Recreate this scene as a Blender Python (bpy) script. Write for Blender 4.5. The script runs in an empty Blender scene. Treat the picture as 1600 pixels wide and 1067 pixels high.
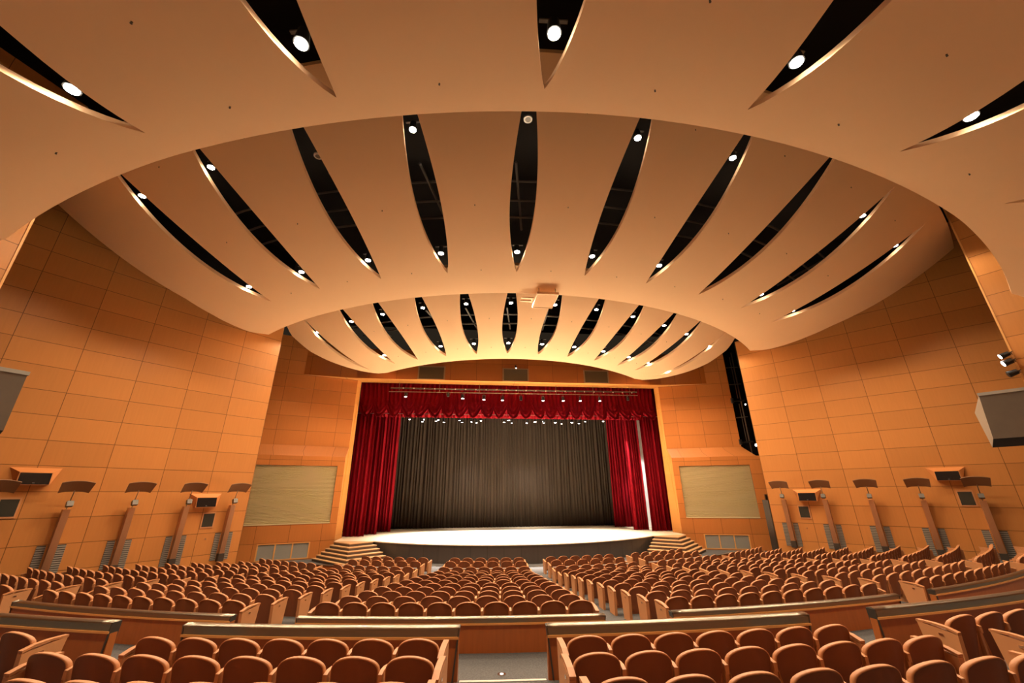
import bpy, bmesh, math, random
from mathutils import Vector, Matrix
random.seed(7)
R_ = math.radians
sc = bpy.context.scene
COL = sc.collection
ZC = 3.6                      # eye height above the floor in front of the stage

# ------------------------------------------------------------------ camera
CX, F_PX, PITCH, YAW, ROLL = -3.552, 628.57, R_(20.635), R_(6.668), R_(-0.4249)
def make_camera():
    c, s = math.cos(YAW), math.sin(YAW); cp, sp = math.cos(PITCH), math.sin(PITCH)
    cr, sr = math.cos(ROLL), math.sin(ROLL)
    right = Vector((c, -s, 0)); fh = Vector((s, c, 0)); z = Vector((0, 0, 1))
    fwd = fh*cp + z*sp; up = -fh*sp + z*cp
    r2 = right*cr + up*sr; u2 = -right*sr + up*cr
    cam = bpy.data.cameras.new('camera'); o = bpy.data.objects.new('camera', cam); COL.objects.link(o)
    m = Matrix.Identity(4)
    for i in range(3):
        m[i][0] = r2[i]; m[i][1] = u2[i]; m[i][2] = -fwd[i]; m[i][3] = (CX, 0, ZC)[i]
    o.matrix_world = m
    cam.sensor_width = 36; cam.lens = F_PX/1600*36; cam.clip_start = .05; cam.clip_end = 300
    sc.camera = o
    return o, r2, u2, fwd
CAM, CR_, CU_, CF_ = make_camera()
def project(p):
    d = Vector(p) - Vector((CX, 0, ZC)); w = d.dot(CF_)
    return (800 + F_PX*d.dot(CR_)/w, 533.5 - F_PX*d.dot(CU_)/w, w)

# ------------------------------------------------------------------ world, exposure, light strengths
w = bpy.data.worlds.new('world'); sc.world = w; w.use_nodes = True
w.node_tree.nodes['Background'].inputs[0].default_value = (1, .72, .45, 1)
w.node_tree.nodes['Background'].inputs[1].default_value = 0.02
sc.view_settings.view_transform = 'Standard'; sc.view_settings.look = 'None'
sc.view_settings.gamma = 1; sc.view_settings.use_curve_mapping = False
sc.view_settings.exposure = 0.13
LAMP_RGB = (1, .80, .56)
W_NEAR, W_MID, W_STAGE = 720, 1000, 800      # house downlights, by ceiling panel
W_SPOT = 22000                                  # stage spots

# ------------------------------------------------------------------ materials
MAT = {}
def mat(name, rgb, rough=.5, metal=0, spec=.5, emit=None, noise=0, nscale=8, bump=0, stretch=None, sheen=0):
    m = bpy.data.materials.new(name); m.use_nodes = True; nt = m.node_tree; b = nt.nodes['Principled BSDF']
    b.inputs['Base Color'].default_value = (*rgb, 1); b.inputs['Roughness'].default_value = rough
    b.inputs['Metallic'].default_value = metal; b.inputs['Specular IOR Level'].default_value = spec
    if sheen: b.inputs['Sheen Weight'].default_value = sheen
    if emit:
        b.inputs['Emission Color'].default_value = (*emit[0], 1); b.inputs['Emission Strength'].default_value = emit[1]
    if noise or bump:
        tc = nt.nodes.new('ShaderNodeTexCoord'); mp = nt.nodes.new('ShaderNodeMapping')
        mp.inputs['Scale'].default_value = stretch or (1, 1, 1)
        nt.links.new(tc.outputs['Object'], mp.inputs[0])
        n = nt.nodes.new('ShaderNodeTexNoise'); n.inputs['Scale'].default_value = nscale; n.inputs['Detail'].default_value = 4
        nt.links.new(mp.outputs[0], n.inputs['Vector'])
        if noise:
            mx = nt.nodes.new('ShaderNodeMix'); mx.data_type = 'RGBA'
            nt.links.new(n.outputs[0], mx.inputs[0])
            mx.inputs[6].default_value = (*[max(0, c*(1-noise)) for c in rgb], 1)
            mx.inputs[7].default_value = (*[min(1, c*(1+noise)) for c in rgb], 1)
            nt.links.new(mx.outputs[2], b.inputs['Base Color'])
        if bump:
            bp = nt.nodes.new('ShaderNodeBump'); bp.inputs['Strength'].default_value = bump; bp.inputs['Distance'].default_value = .01
            nt.links.new(n.outputs[0], bp.inputs['Height']); nt.links.new(bp.outputs[0], b.inputs['Normal'])
    MAT[name] = m
    return m

def panel_wood(name, rgb, pw, ph, ox=0, oy=0, line=.018, rough=.38, dark=.35, vary=.07):
    """veneer panels with dark joints, laid out in metres on the UV map"""
    m = bpy.data.materials.new(name); m.use_nodes = True; nt = m.node_tree; b = nt.nodes['Principled BSDF']
    N = lambda t: nt.nodes.new(t)
    def M(op, a, bb=None, c=None):
        n = N('ShaderNodeMath'); n.operation = op
        for i, v in enumerate((a, bb, c)):
            if v is None: continue
            if hasattr(v, 'is_linked'): nt.links.new(v, n.inputs[i])
            else: n.inputs[i].default_value = v
        return n.outputs[0]
    tc = N('ShaderNodeTexCoord'); sp = N('ShaderNodeSeparateXYZ'); nt.links.new(tc.outputs['UV'], sp.inputs[0])
    u = M('DIVIDE', M('ADD', sp.outputs[0], ox), pw); v = M('DIVIDE', M('ADD', sp.outputs[1], oy), ph)
    fu, fv = M('FRACT', u), M('FRACT', v)
    lu = M('LESS_THAN', M('ABSOLUTE', M('SUBTRACT', fu, .5)), .5 - line/pw/2)
    lv = M('LESS_THAN', M('ABSOLUTE', M('SUBTRACT', fv, .5)), .5 - line/ph/2)
    inside = M('MULTIPLY', lu, lv)
    cb = N('ShaderNodeCombineXYZ'); nt.links.new(M('FLOOR', u), cb.inputs[0]); nt.links.new(M('FLOOR', v), cb.inputs[1])
    wn = N('ShaderNodeTexWhiteNoise'); wn.noise_dimensions = '3D'; nt.links.new(cb.outputs[0], wn.inputs['Vector'])
    mp = N('ShaderNodeMapping'); mp.inputs['Scale'].default_value = (9, .5, 1); nt.links.new(tc.outputs['UV'], mp.inputs[0])
    ns = N('ShaderNodeTexNoise'); ns.inputs['Scale'].default_value = 1.5; ns.inputs['Detail'].default_value = 6; nt.links.new(mp.outputs[0], ns.inputs['Vector'])
    val = M('ADD', M('MULTIPLY', M('SUBTRACT', wn.outputs['Value'], .5), vary*2), M('MULTIPLY', M('SUBTRACT', ns.outputs[0], .5), .16))
    val = M('MULTIPLY', M('ADD', val, 1), M('ADD', M('MULTIPLY', inside, 1-dark), dark))
    vm = N('ShaderNodeVectorMath'); vm.operation = 'SCALE'; vm.inputs[0].default_value = rgb; nt.links.new(val, vm.inputs['Scale'])
    nt.links.new(vm.outputs[0], b.inputs['Base Color'])
    bp = N('ShaderNodeBump'); bp.inputs['Strength'].default_value = .6; bp.inputs['Distance'].default_value = .01
    nt.links.new(inside, bp.inputs['Height']); nt.links.new(bp.outputs[0], b.inputs['Normal'])
    b.inputs['Roughness'].default_value = rough; b.inputs['Specular IOR Level'].default_value = .35
    MAT[name] = m
    return m

WOOD = (.51, .205, .055)
panel_wood('wall_wood', WOOD, 1.96, .935, ox=-.01, oy=.02, line=.022)
panel_wood('front_wood', (.52, .18, .043), 1.75, .935, ox=-.4, oy=.02, line=.02)
panel_wood('header_wood', (.42, .12, .02), 1.9, 1.6, ox=.95, oy=.2, line=.02)
panel_wood('pale_wood', (.60, .26, .065), 30, 1.2, line=.01, dark=.7)
panel_wood('fascia_panel', (.07, .055, .045), .95, 3, line=.02, rough=.35, dark=.5)
mat('rail_wood', (.38, .11, .022), .4, noise=.18, nscale=3, stretch=(6, 6, .6))
mat('rail_lip', (.72, .34, .10), .4)
mat('ceiling_paint', (.88, .59, .34), .7, spec=.2, noise=.02, nscale=.6)
mat('plenum_black', (.012, .010, .009), .9, spec=.1)
mat('plenum_steel', (.12, .105, .09), .6)
mat('steel', (.29, .25, .195), .30, metal=1, noise=.08, nscale=4, stretch=(1, 1, 12))
mat('dark_steel', (.12, .105, .09), .4, metal=.8)
mat('carpet', (.105, .10, .098), .95, spec=.1, noise=.55, nscale=34, bump=.5)
mat('nosing', (.6, .56, .5), .35, metal=.6)
mat('tan_leather', (.45, .185, .068), .55, noise=.05, nscale=5)
mat('tan_leather_shaded', (.20, .064, .022), .6, noise=.06, nscale=6)  # same tan leather, with the shade on the seat rears put into its colour
mat('arm_wood', (.52, .235, .095), .5, noise=.06, nscale=5)
mat('chrome', (.75, .72, .68), .15, metal=1)
mat('stage_wood', (.84, .69, .49), .38, noise=.06, nscale=3, stretch=(1, 12, 1))
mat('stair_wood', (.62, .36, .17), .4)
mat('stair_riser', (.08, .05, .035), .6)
mat('velvet', (.16, .002, .006), .75, spec=.06, noise=.2, nscale=2)
mat('backcloth', (.030, .021, .015), .9, spec=.1, noise=.15, nscale=1.5, stretch=(6, 1, .2))
mat('black', (.012, .012, .012), .5)
mat('screen', (.010, .009, .010), .15)
mat('white_flat', (.92, .91, .88), .7)
mat('shutter', (.62, .50, .29), .5)
mat('grille', (.26, .235, .20), .6)
mat('grille_dark', (.07, .06, .05), .6)
mat('cloth_grille', (.045, .04, .03), .9, spec=.08)
mat('bronze', (.56, .35, .21), .33, metal=.85)
mat('plate', (.27, .14, .07), .5, spec=.2)
mat('hood_wood', (.60, .22, .06), .45)
mat('cabinet_cloth', (.16, .13, .10), .8, bump=.3, noise=.1, nscale=3)
mat('cabinet_side', (.32, .24, .17), .6)
mat('lamp_glow', (1, 1, 1), .5, emit=((1, .90, .74), 60))
mat('lamp_glow_far', (1, 1, 1), .5, emit=((1, .95, .86), 25))
mat('lamp_dim', (.5, .45, .4), .3, emit=((1, .8, .6), .3))
mat('aisle_glow', (1, 1, 1), .5, emit=((1, .95, .85), 3))
mat('header_panel', (.34, .19, .08), .6)
mat('panel_cloth', (.13, .085, .045), .9, spec=.1)

# ------------------------------------------------------------------ helpers
def link(name, verts, faces, m=None, parent=None, smooth=False, uvs=None, mats=None, midx=None):
    me = bpy.data.meshes.new(name); me.from_pydata([tuple(v) for v in verts], [], faces)
    if uvs:
        uv = me.uv_layers.new(name='UVMap'); k = 0
        for f in me.polygons:
            for li in f.loop_indices:
                uv.data[li].uv = uvs[me.loops[li].vertex_index]
    for mm in (mats or ([m] if m else [])): me.materials.append(MAT[mm])
    if midx:
        for p, i in zip(me.polygons, midx): p.material_index = i
    if smooth:
        for p in me.polygons: p.use_smooth = True
    me.update()
    o = bpy.data.objects.new(name, me); COL.objects.link(o)
    if parent: o.parent = parent
    return o

class MB:
    def __init__(s): s.v = []; s.f = []; s.mi = []; s.cur = 0
    def add(s, v, f):
        n = len(s.v); s.v += [Vector(p) for p in v]; s.f += [tuple(i+n for i in q) for q in f]; s.mi += [s.cur]*len(f)
    def box(s, c, d, M=None):
        x, y, z = [q/2 for q in d]; c = Vector(c)
        v = [Vector((a*x, b*y, e*z)) + c for a in (-1, 1) for b in (-1, 1) for e in (-1, 1)]
        if M: v = [M @ q for q in v]
        s.add(v, [(0, 1, 3, 2), (4, 6, 7, 5), (0, 4, 5, 1), (2, 3, 7, 6), (0, 2, 6, 4), (1, 5, 7, 3)])
    def prism(s, poly, ax, a, b):
        """poly = 2D points; extruded along ax (0,1,2) from a to b"""
        n = len(poly)
        def P(p, t):
            q = list(p); q.insert(ax, t); return q
        v = [P(p, a) for p in poly] + [P(p, b) for p in poly]
        f = [(i, (i+1) % n, n+(i+1) % n, n+i) for i in range(n)] + [tuple(range(n))[::-1], tuple(range(n, 2*n))]
        s.add(v, f)
    def tube(s, p, q, r, n=8, r2=None):
        p, q = Vector(p), Vector(q); r2 = r if r2 is None else r2
        d = (q-p).normalized(); a = d.orthogonal().normalized(); b = d.cross(a)
        v = [p + (a*math.cos(2*math.pi*i/n) + b*math.sin(2*math.pi*i/n))*r for i in range(n)] + \
            [q + (a*math.cos(2*math.pi*i/n) + b*math.sin(2*math.pi*i/n))*r2 for i in range(n)]
        s.add(v, [(i, (i+1) % n, n+(i+1) % n, n+i) for i in range(n)] + [tuple(range(n))[::-1], tuple(range(n, 2*n))])
    def build(s, name, m=None, parent=None, smooth=False, mats=None, fix=True):
        o = link(name, s.v, s.f, m, parent, False, mats=mats, midx=s.mi if mats else None)
        if fix:
            bm = bmesh.new(); bm.from_mesh(o.data); bmesh.ops.recalc_face_normals(bm, faces=bm.faces); bm.to_mesh(o.data); bm.free()
        if smooth:
            for p in o.data.polygons: p.use_smooth = True
        return o
def bevel(o, w, seg=2):
    md = o.modifiers.new('bevel', 'BEVEL'); md.width = w; md.segments = seg; md.limit_method = 'ANGLE'; return o
def tag(o, label=None, cat=None, group=None, kind=None):
    if label: o['label'] = label
    if cat: o['category'] = cat
    if group: o['group'] = group
    if kind: o['kind'] = kind
    return o
def empty(name, loc, rz=0):
    o = bpy.data.objects.new(name, None); COL.objects.link(o); o.location = loc; o.rotation_euler = (0, 0, rz); o.empty_display_size = .1
    return o
def copy_tree(o, parent=None):
    c = o.copy(); COL.objects.link(c)
    if parent: c.parent = parent
    for ch in CH.get(o.name, []): copy_tree(ch, c)
    return c
CH = {}
def remember(root):
    """note the children of a prototype once, so that copies do not search the scene"""
    def walk(o):
        CH[o.name] = list(o.children)
        for c in CH[o.name]: walk(c)
    walk(root)
def pol(a, R, z=0):            # a in degrees about the centre of the seating arcs, z above the front floor
    a = R_(a); return Vector((R*math.sin(a), 42 - R*math.cos(a), z))
def Z(z): return z + ZC        # height given relative to eye level
ORD = lambda n: str(n) + ('th' if 10 < n % 100 < 14 else {1: 'st', 2: 'nd', 3: 'rd'}.get(n % 10, 'th'))

# ------------------------------------------------------------------ ceiling surfaces
def F_mid(x, R): return Z(9.06 + .044*(R-26)**2 - .002*x*x)
def F_st(x, R): return Z(8.4 + .058*(R-17.2)**2 - .0038*x*x)
def F_near(x, R): return Z(7.13 + .1115*min(R-38.5, 0)**2 - .0055*min(abs(x), 19)**2)
def interp(t, xs, ys):
    if t <= xs[0]: return ys[0]
    for i in range(1, len(xs)):
        if t <= xs[i]: return ys[i-1] + (ys[i]-ys[i-1])*(t-xs[i-1])/(xs[i]-xs[i-1])
    return ys[-1]
def cloud(name, F, Rf, Rr, amax, slots, nr, thick, sub=6):
    """curved panel on a polar grid with lens-shaped slots. slots: (angle, R0, R1, half width in m)"""
    Rs = []
    S0 = min(s[1] for s in slots); S1 = max(s[2] for s in slots)
    ts = [i/nr for i in range(nr+1)]
    verts = []; cols = []
    def half(s, R):
        a, r0, r1, hw = s
        if R <= r0 or R >= r1: return 0
        return math.degrees(hw*math.sin(math.pi*(R-r0)/(r1-r0))**.85/R)
    rows = []
    base = sorted(set([round(S0 + (S1-S0)*i/nr, 4) for i in range(nr+1)] + [round(s[k], 4) for s in slots for k in (1, 2)]))
    for k in (1, 2): rows.append(('f', k/3))
    rows = [('f', 0.), ('f', .25), ('f', .5), ('f', .75)] + [('R', r) for r in base] + [('b', .5), ('b', 1.)]
    for kind, val in rows:
        am = amax(val if kind == 'R' else (Rf(40) + (S0-Rf(40))*val if kind == 'f' else S1 + (Rr-S1)*val))
        seq = [(-am, None)]
        for i, s in enumerate(slots):
            h = half(s, val) if kind == 'R' else 0
            seq += [(s[0]-h, None), (s[0]+h, None)]
        seq.append((am, None))
        angs = []
        for i in range(0, len(seq), 2):
            a0, a1 = seq[i][0], seq[i+1][0]
            angs += [a0 + (a1-a0)*j/sub for j in range(sub+1)]
        line = []
        for a in angs:
            if kind == 'f': R = Rf(a) + (S0 - .02 - Rf(a))*val
            elif kind == 'b': R = S1 + (Rr - S1)*val
            else: R = val
            p = pol(a, R); p.z = F(p.x, R); line.append(p)
        verts.append(line)
    nc = len(verts[0]); n = sub+1
    V = [p for l in verts for p in l]; Fc = []
    for i in range(len(verts)-1):
        for b in range(len(slots)+1):
            for j in range(sub):
                k = i*nc + b*n + j
                Fc.append((k, k+nc, k+nc+1, k+1))
    me = bpy.data.meshes.new(name); me.from_pydata([tuple(v) for v in V], [], Fc)
    bm = bmesh.new(); bm.from_mesh(me)
    bmesh.ops.remove_doubles(bm, verts=bm.verts, dist=.0008)
    bmesh.ops.dissolve_degenerate(bm, dist=.0005, edges=bm.edges)
    for f in bm.faces:
        f.smooth = True
        if f.normal.z > 0: f.normal_flip()
    # give it thickness: copy upward, bridge the open edges
    bound = [e for e in bm.edges if e.is_boundary]
    ret = bmesh.ops.duplicate(bm, geom=bm.faces[:] )
    vm = ret['vert_map']
    newv = {}
    for a, b in vm.items():
        if isinstance(a, bmesh.types.BMVert): newv[a] = b
    done = set()
    for g in ret['geom']:
        if isinstance(g, bmesh.types.BMVert): g.co.z += thick
        if isinstance(g, bmesh.types.BMFace): g.normal_flip()
    for e in bound:
        a, b = e.verts
        if newv.get(a) is None or newv.get(b) is None: continue
        try:
            f = bm.faces.new((a, b, newv[b], newv[a])); f.smooth = False
        except ValueError: pass
    bm.normal_update()
    for e in bm.edges:
        if len(e.link_faces) == 2 and e.calc_face_angle(0) > .6: e.smooth = False
    bmesh.ops.recalc_face_normals(bm, faces=bm.faces)
    bm.to_mesh(me); bm.free()
    me.materials.append(MAT['ceiling_paint'])
    o = bpy.data.objects.new(name, me); COL.objects.link(o); tag(o, kind='structure')
    return o
MIDA = [-29.3, -22.95, -16.3, -9.8, -3.3, 3.3, 9.8, 16.3, 22.95, 29.3]
STA = [-35.2, -28.2, -22.6, -16.2, -9.75, -3.25, 3.25, 9.75, 16.2, 22.6, 28.2, 35.2]
NRA = [-29, -22.6, -16.5, -10.0, -3.45, 3.45, 10.0, 16.5, 22.6, 29]
cloud('ceiling', F_mid, lambda a: 24.6 - .6*(abs(a)/40)**2, 34.2,
      lambda R: interp(R, [24, 25.6, 27.3, 28.7, 30, 34.2], [40, 38.6, 37.2, 36.4, 36.3, 36.2]),
      [(a, 26.7, 33.65 if abs(a) > 20 else 34.0, .47) for a in MIDA], 26, .15)
cloud('ceiling', F_st, lambda a: 16.5 - .25*(abs(a)/36)**2, 24.0,
      lambda R: interp(R, [16.3, 17.8, 18.9, 20, 21.2, 22.6, 23.2, 24], [36, 37.3, 38.2, 39.2, 40, 39.9, 38.9, 37]),
      [(a, 17.65, 23.6, .44 if abs(a) < 24 else (.36 if abs(a) < 30 else .2)) for a in STA], 22, .15)
cloud('ceiling', F_near, lambda a: interp(abs(a), [0, 18, 28.8], [35.45, 35.35, 34.95]), 47,
      lambda R: interp(R, [34.95, 36, 47], [28.8, 30.5, 34]),
      [(a, 36.4, 43.5, .50) for a in NRA], 24, .12)

# void above the panels: black slab and a few steel members seen through the slots
mb = MB(); mb.box((0, 14, Z(15.2)), (70, 46, .2)); tag(mb.build('ceiling', 'plenum_black'), kind='structure')
def beam(p, q, label):
    mb = MB(); mb.tube(p, q, .05, 6); tag(mb.build('steel_beam', 'plenum_steel'), label, 'beam', 'steel beams in the dark void above the ceiling')
BL = 'thin dark steel beam glimpsed through the ceiling slots'
for Ff, Rs, dz, angs in ((F_mid, (28.3, 29.1, 29.9), 1.5, MIDA), (F_st, (19.4, 20.2), 1.1, STA)):
    for R in Rs:
        for s in (-1, 1):
            for k in range(5):
                beam(pol(s*k*6.5, R, Ff(0, R)+dz), pol(s*(k+1)*6.5, R, Ff(0, R)+dz), BL)
    for a in angs:
        if abs(a) < 30: beam(pol(a+.4, Rs[0]-.9, Ff(0, Rs[0])+dz), pol(a-.5, Rs[-1]+.9, Ff(0, Rs[-1])+dz), BL)

# ------------------------------------------------------------------ side walls
E0 = Vector((14.65, 23.98)); ED = Vector((.633, -.774)); EN = Vector((.774, .633))   # EN points outward
def wall_pt(s, u, out=0, z=0):
    p = E0 + ED*u + EN*out; return Vector((s*p.x, p.y, z))
for s, side in ((-1, 'left'), (1, 'right')):
    V = []; UV = []; Fc = []
    zs = [-.3, Z(13.8)]; us = [0, 2, 4, 6, 7.5, 9, 10.5, 11.5, 15.5]
    top = lambda u: Z(interp(u, [0, 4, 6.5, 8.7, 10.6, 11.5], [9.6, 9.4, 9.9, 11.0, 12.6, 13.6]))
    for u in us:
        for z in (-.3, top(u)): V.append(wall_pt(s, u, 0, z)); UV.append((u, z - ZC + 1.68))
    n = len(us)
    Fc = [(2*i, 2*i+1, 2*i+3, 2*i+2) for i in range(n-1)]
    for u in us:
        for z in (-.3, top(u)): V.append(wall_pt(s, u, .25, z)); UV.append((.3, .3))
    m = 2*n
    Fc += [(m+2*i, m+2*i+2, m+2*i+3, m+2*i+1) for i in range(n-1)] + [(0, m, m+1, 1), (m-2, m-1, 2*m-1, 2*m-2)] + [(2*i+1, m+2*i+1, m+2*i+3, 2*i+3) for i in range(n-1)]
    tag(link('wall_'+side, V, Fc, 'wall_wood', uvs=UV), kind='structure')
    V = [wall_pt(s, -.3, .9, Z(8)), wall_pt(s, 15.5, .9, Z(8)), wall_pt(s, 15.5, .9, Z(15)), wall_pt(s, -.3, .9, Z(15))]
    tag(link('wall_'+side, V, [(0, 1, 2, 3)], 'plenum_black'), kind='structure')
    # nearer stretch of wall, standing further in
    n0 = Vector((18.15, 12.9)); nd = Vector((.42, -.907)); nn = Vector((.907, .42))
    V = []; UV = []
    for u in (0, 20):
        for z in zs:
            p = n0 + nd*u; V.append((s*p.x, p.y, z)); UV.append((u, z - ZC + 1.68))
    for u in (0, 20):
        for z in zs:
            p = n0 + nd*u + nn*.12; V.append((s*p.x, p.y, z)); UV.append((.3, .3))
    q = n0 + nn*.12
    tag(link('wall_'+side, V, [(0, 1, 3, 2), (4, 6, 7, 5), (0, 4, 5, 1), (1, 5, 7, 3)], 'wall_wood', uvs=UV), kind='structure')
    e0 = n0 - nd*.03 - nn*.015; e1 = n0 - nd*.03 + nn*.16; e2 = n0 + nd*.03 + nn*.16; e3 = n0 + nd*.03 - nn*.015
    mb = MB(); mb.add([(s*e.x, e.y, z) for z in (.3, Z(13)) for e in (e0, e1, e2, e3)], [(0, 1, 5, 4), (1, 2, 6, 5), (2, 3, 7, 6), (3, 0, 4, 7)])
    tag(mb.build('trim_4' if s < 0 else 'trim_5', 'rail_lip'), kind='structure')
    # return joining the two stretches, set well back
    p0 = n0 + nn*.12 + nd*1.2; p1 = wall_pt(1, 14.2)
    V = [(s*p0.x, p0.y, zs[0]), (s*p0.x, p0.y, zs[1]), (s*p1.x, p1.y, zs[0]), (s*p1.x, p1.y, zs[1])]
    tag(link('wall_'+side, V, [(0, 1, 3, 2)], 'plenum_black'), kind='structure')
# rear wall of the hall
V = []; UV = []; Fc = []
for i in range(17):
    a = -36 + 72*i/16
    for z in (0, Z(9)):
        V.append(pol(a, 47, z)); UV.append((a*.82, z))
for i in range(16): Fc.append((2*i, 2*i+1, 2*i+3, 2*i+2))
tag(link('wall_back', V, Fc, 'wall_wood', uvs=UV), kind='structure')

# proscenium side walls: shuttered lower part, chamfer lit from above, set-back upper part
LP = Vector((11.72, 28.51)); LD = Vector((.933, -.359)); LN = Vector((.359, .933))
def fw(s, u, back, z):
    p = LP + LD*u + LN*back; return Vector((s*p.x, p.y, z))
SH = (0.0, 4.575, Z(-1.67), Z(1.71)); GR = (.97, 3.67, Z(-3.55), Z(-2.66))
for s, side in ((-1, 'left'), (1, 'right')):
    V = []; UV = []; Fc = []
    def quad(pts, uvs):
        n = len(V); V.extend(pts); UV.extend(uvs); Fc.append((n, n+1, n+2, n+3))
    def rect(u0, u1, z0, z1, b=0):
        quad([fw(s, u0, b, z0), fw(s, u1, b, z0), fw(s, u1, b, z1), fw(s, u0, b, z1)], [(u0, z0-ZC+1.68), (u1, z0-ZC+1.68), (u1, z1-ZC+1.68), (u0, z1-ZC+1.68)])
    uL, uR = -.41, 5.3; zb, zt = -.2, Z(2.3)
    rect(uL, uR, zb, GR[2]); rect(uL, GR[0], GR[2], GR[3]); rect(GR[1], uR, GR[2], GR[3])
    rect(uL, uR, GR[3], SH[2]); rect(uL, SH[0], SH[2], SH[3]); rect(SH[1], uR, SH[2], SH[3]); rect(uL, uR, SH[3], zt)
    # returns round the shutter recess
    for (ua, za, ub, zb2) in ((SH[0], SH[2], SH[1], SH[2]), (SH[1], SH[2], SH[1], SH[3]), (SH[1], SH[3], SH[0], SH[3]), (SH[0], SH[3], SH[0], SH[2])):
        quad([fw(s, ua, 0, za), fw(s, ub, 0, zb2), fw(s, ub, .12, zb2), fw(s, ua, .12, za)], [(.4, .4)]*4)
    # chamfer
    zu = Z(2.98)
    quad([fw(s, uL, 0, zt), fw(s, uR-.2, 0, zt), fw(s, 4.42 if s > 0 else 5.3, .5, zu), fw(s, -.6, .5, zu)], [(uL, .1), (uR, .1), (uR, .8), (uL, .8)])
    # upper wall
    ue = 4.42 if s > 0 else 6.0
    quad([fw(s, -.6, .5, zu), fw(s, ue, .5, zu), fw(s, ue, .5, Z(10.3)), fw(s, -.6, .5, Z(10.3))], [(-.6, 2.98+1.68), (ue, 2.98+1.68), (ue, 11.98), (-.6, 11.98)])
    o = tag(link('wall_proscenium_'+side, V, Fc, 'front_wood', uvs=UV), kind='structure')
    # reveal of the opening: wide below the chamfer, narrow above
    I = Vector((s*11.2, 29.7, 0)); L0 = fw(s, -.41, 0, 0); U0 = fw(s, -.6, .5, 0)
    V = [Vector((I.x, I.y, .96)), Vector((I.x, I.y, Z(7.68))), Vector((L0.x, L0.y, .6)), Vector((L0.x, L0.y, zt)), Vector((U0.x, U0.y, zu)), Vector((U0.x, U0.y, Z(7.9))), Vector((I.x, I.y, .6)),
         Vector((I.x + s*.3, I.y + .05, .6)), Vector((I.x + s*.3, I.y + .05, Z(7.9)))]
    Fc = [(6, 2, 3, 4, 5, 1, 0), (6, 0, 1, 8, 7)]
    tag(link('trim_1' if s < 0 else 'trim_2', V, Fc, 'pale_wood', uvs=[(.5, v[2]) for v in V]), kind='structure')
# header over the opening with its soffit
zh = Z(7.68)
Pf = [(-14.6, 27.93), (-11.3, 28.6), (11.3, 28.6), (14.6, 27.93)]
V = []; UV = []
for x, y in Pf:
    for z in (zh, Z(9.9)): V.append((x, y, z)); UV.append((x, z))
Fc = [(0, 1, 3, 2), (2, 3, 5, 4), (4, 5, 7, 6)]
tag(link('wall_header', V, Fc, 'header_wood', uvs=UV), kind='structure')
V = [(-14.6, 27.93, zh), (-11.3, 28.6, zh), (11.3, 28.6, zh), (14.6, 27.93, zh), (-11.2, 29.75, zh), (11.2, 29.75, zh), (-11.2, 29.75, Z(8.6)), (11.2, 29.75, Z(8.6)), (-14.9, 27.99, zh), (14.9, 27.99, zh)]
tag(link('trim_3', V, [(1, 2, 5, 4), (0, 1, 4, 8), (3, 9, 5, 2), (4, 5, 7, 6)], 'pale_wood', uvs=[(.5, v[0]*.1) for v in V]), kind='structure')

# black service slot beside the right proscenium side wall
for s, side in ((1, 'right'),):
    a = fw(s, 4.2, 3.0, 0); b = wall_pt(s, -.2, 4.5, 0)
    V = [Vector((a.x, a.y, 0)), Vector((b.x, b.y, 0)), Vector((b.x, b.y, Z(13))), Vector((a.x, a.y, Z(13)))]
    a2 = fw(s, 4.42, .5, 0); V += [Vector((a2.x, a2.y, Z(2.9))), Vector((a2.x, a2.y, Z(13))), Vector((a.x, a.y, Z(2.9)))]
    tag(link('wall_slot_'+side, V, [(0, 1, 2, 3), (4, 5, 3, 6)], 'plenum_black'), kind='structure')
def slot_ladder(s, side):
    root = empty('lighting_ladder', (16.32, 27.1, 0))
    tag(root, 'dark steel lighting ladder in the black slot beside the right wall', 'ladder', None)
    mb = MB()
    for z0, z1 in ((3.2, 6.0), (6.4, 9.6)): mb.tube((0, 0, Z(z0)), (0, 0, Z(z1)), .022)
    mb.tube((.28, .1, Z(2.4)), (.28, .1, Z(10)), .04); mb.build('pole', 'steel', root)
    for k, z in enumerate((8.7, 7.4, 6.15, 4.95, 3.2)):
        mb = MB(); mb.tube((-.5, -.1, Z(z)), (.5, .05, Z(z+.12)), .03 if k not in (2, 4) else .05); mb.build('rung', 'steel', root)
        if k in (2, 4, 6):
            mb = MB(); mb.box((-.55, -.1, Z(z+.05)), (.16, .12, .36)); mb.build('clamp', 'black', root)
    return root
slot_ladder(1, 'right')
def small_spot(name, loc, target, label, group=None, r=.1, glow='lamp_glow_far', hang=None):
    root = empty(name, loc); root.rotation_euler = (Vector(target)-Vector(loc)).to_track_quat('-Z', 'Y').to_euler()
    tag(root, label, 'spotlight', group)
    mb = MB(); mb.tube((0, 0, .16), (0, 0, -.12), r*.8, 12, r); mb.build('housing', 'black', root)
    mb = MB(); mb.tube((0, 0, -.121), (0, 0, -.13), r*.86, 12); mb.build('lens', glow, root)
    mb = MB(); mb.box((0, 0, .22), (r*2.6, .03, .02)); mb.box((r*1.25, 0, .1), (.02, .03, .26)); mb.box((-r*1.25, 0, .1), (.02, .03, .26))
    if hang: mb.tube((0, 0, .2), root.rotation_euler.to_matrix().inverted() @ (Vector(hang)-Vector(loc)), .014, 6)
    mb.build('yoke', 'dark_steel', root)
    return root
small_spot('spotlight', (16.25, 26.1, Z(2.95)), (-3, 4, 4), 'small lit spotlight low on the ladder in the black slot', None, .10)
small_spot('spotlight', (16.45, 26.6, Z(5.85)), (-3, 4, 4), 'tiny spotlight halfway up the ladder in the black slot', None, .05)
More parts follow.
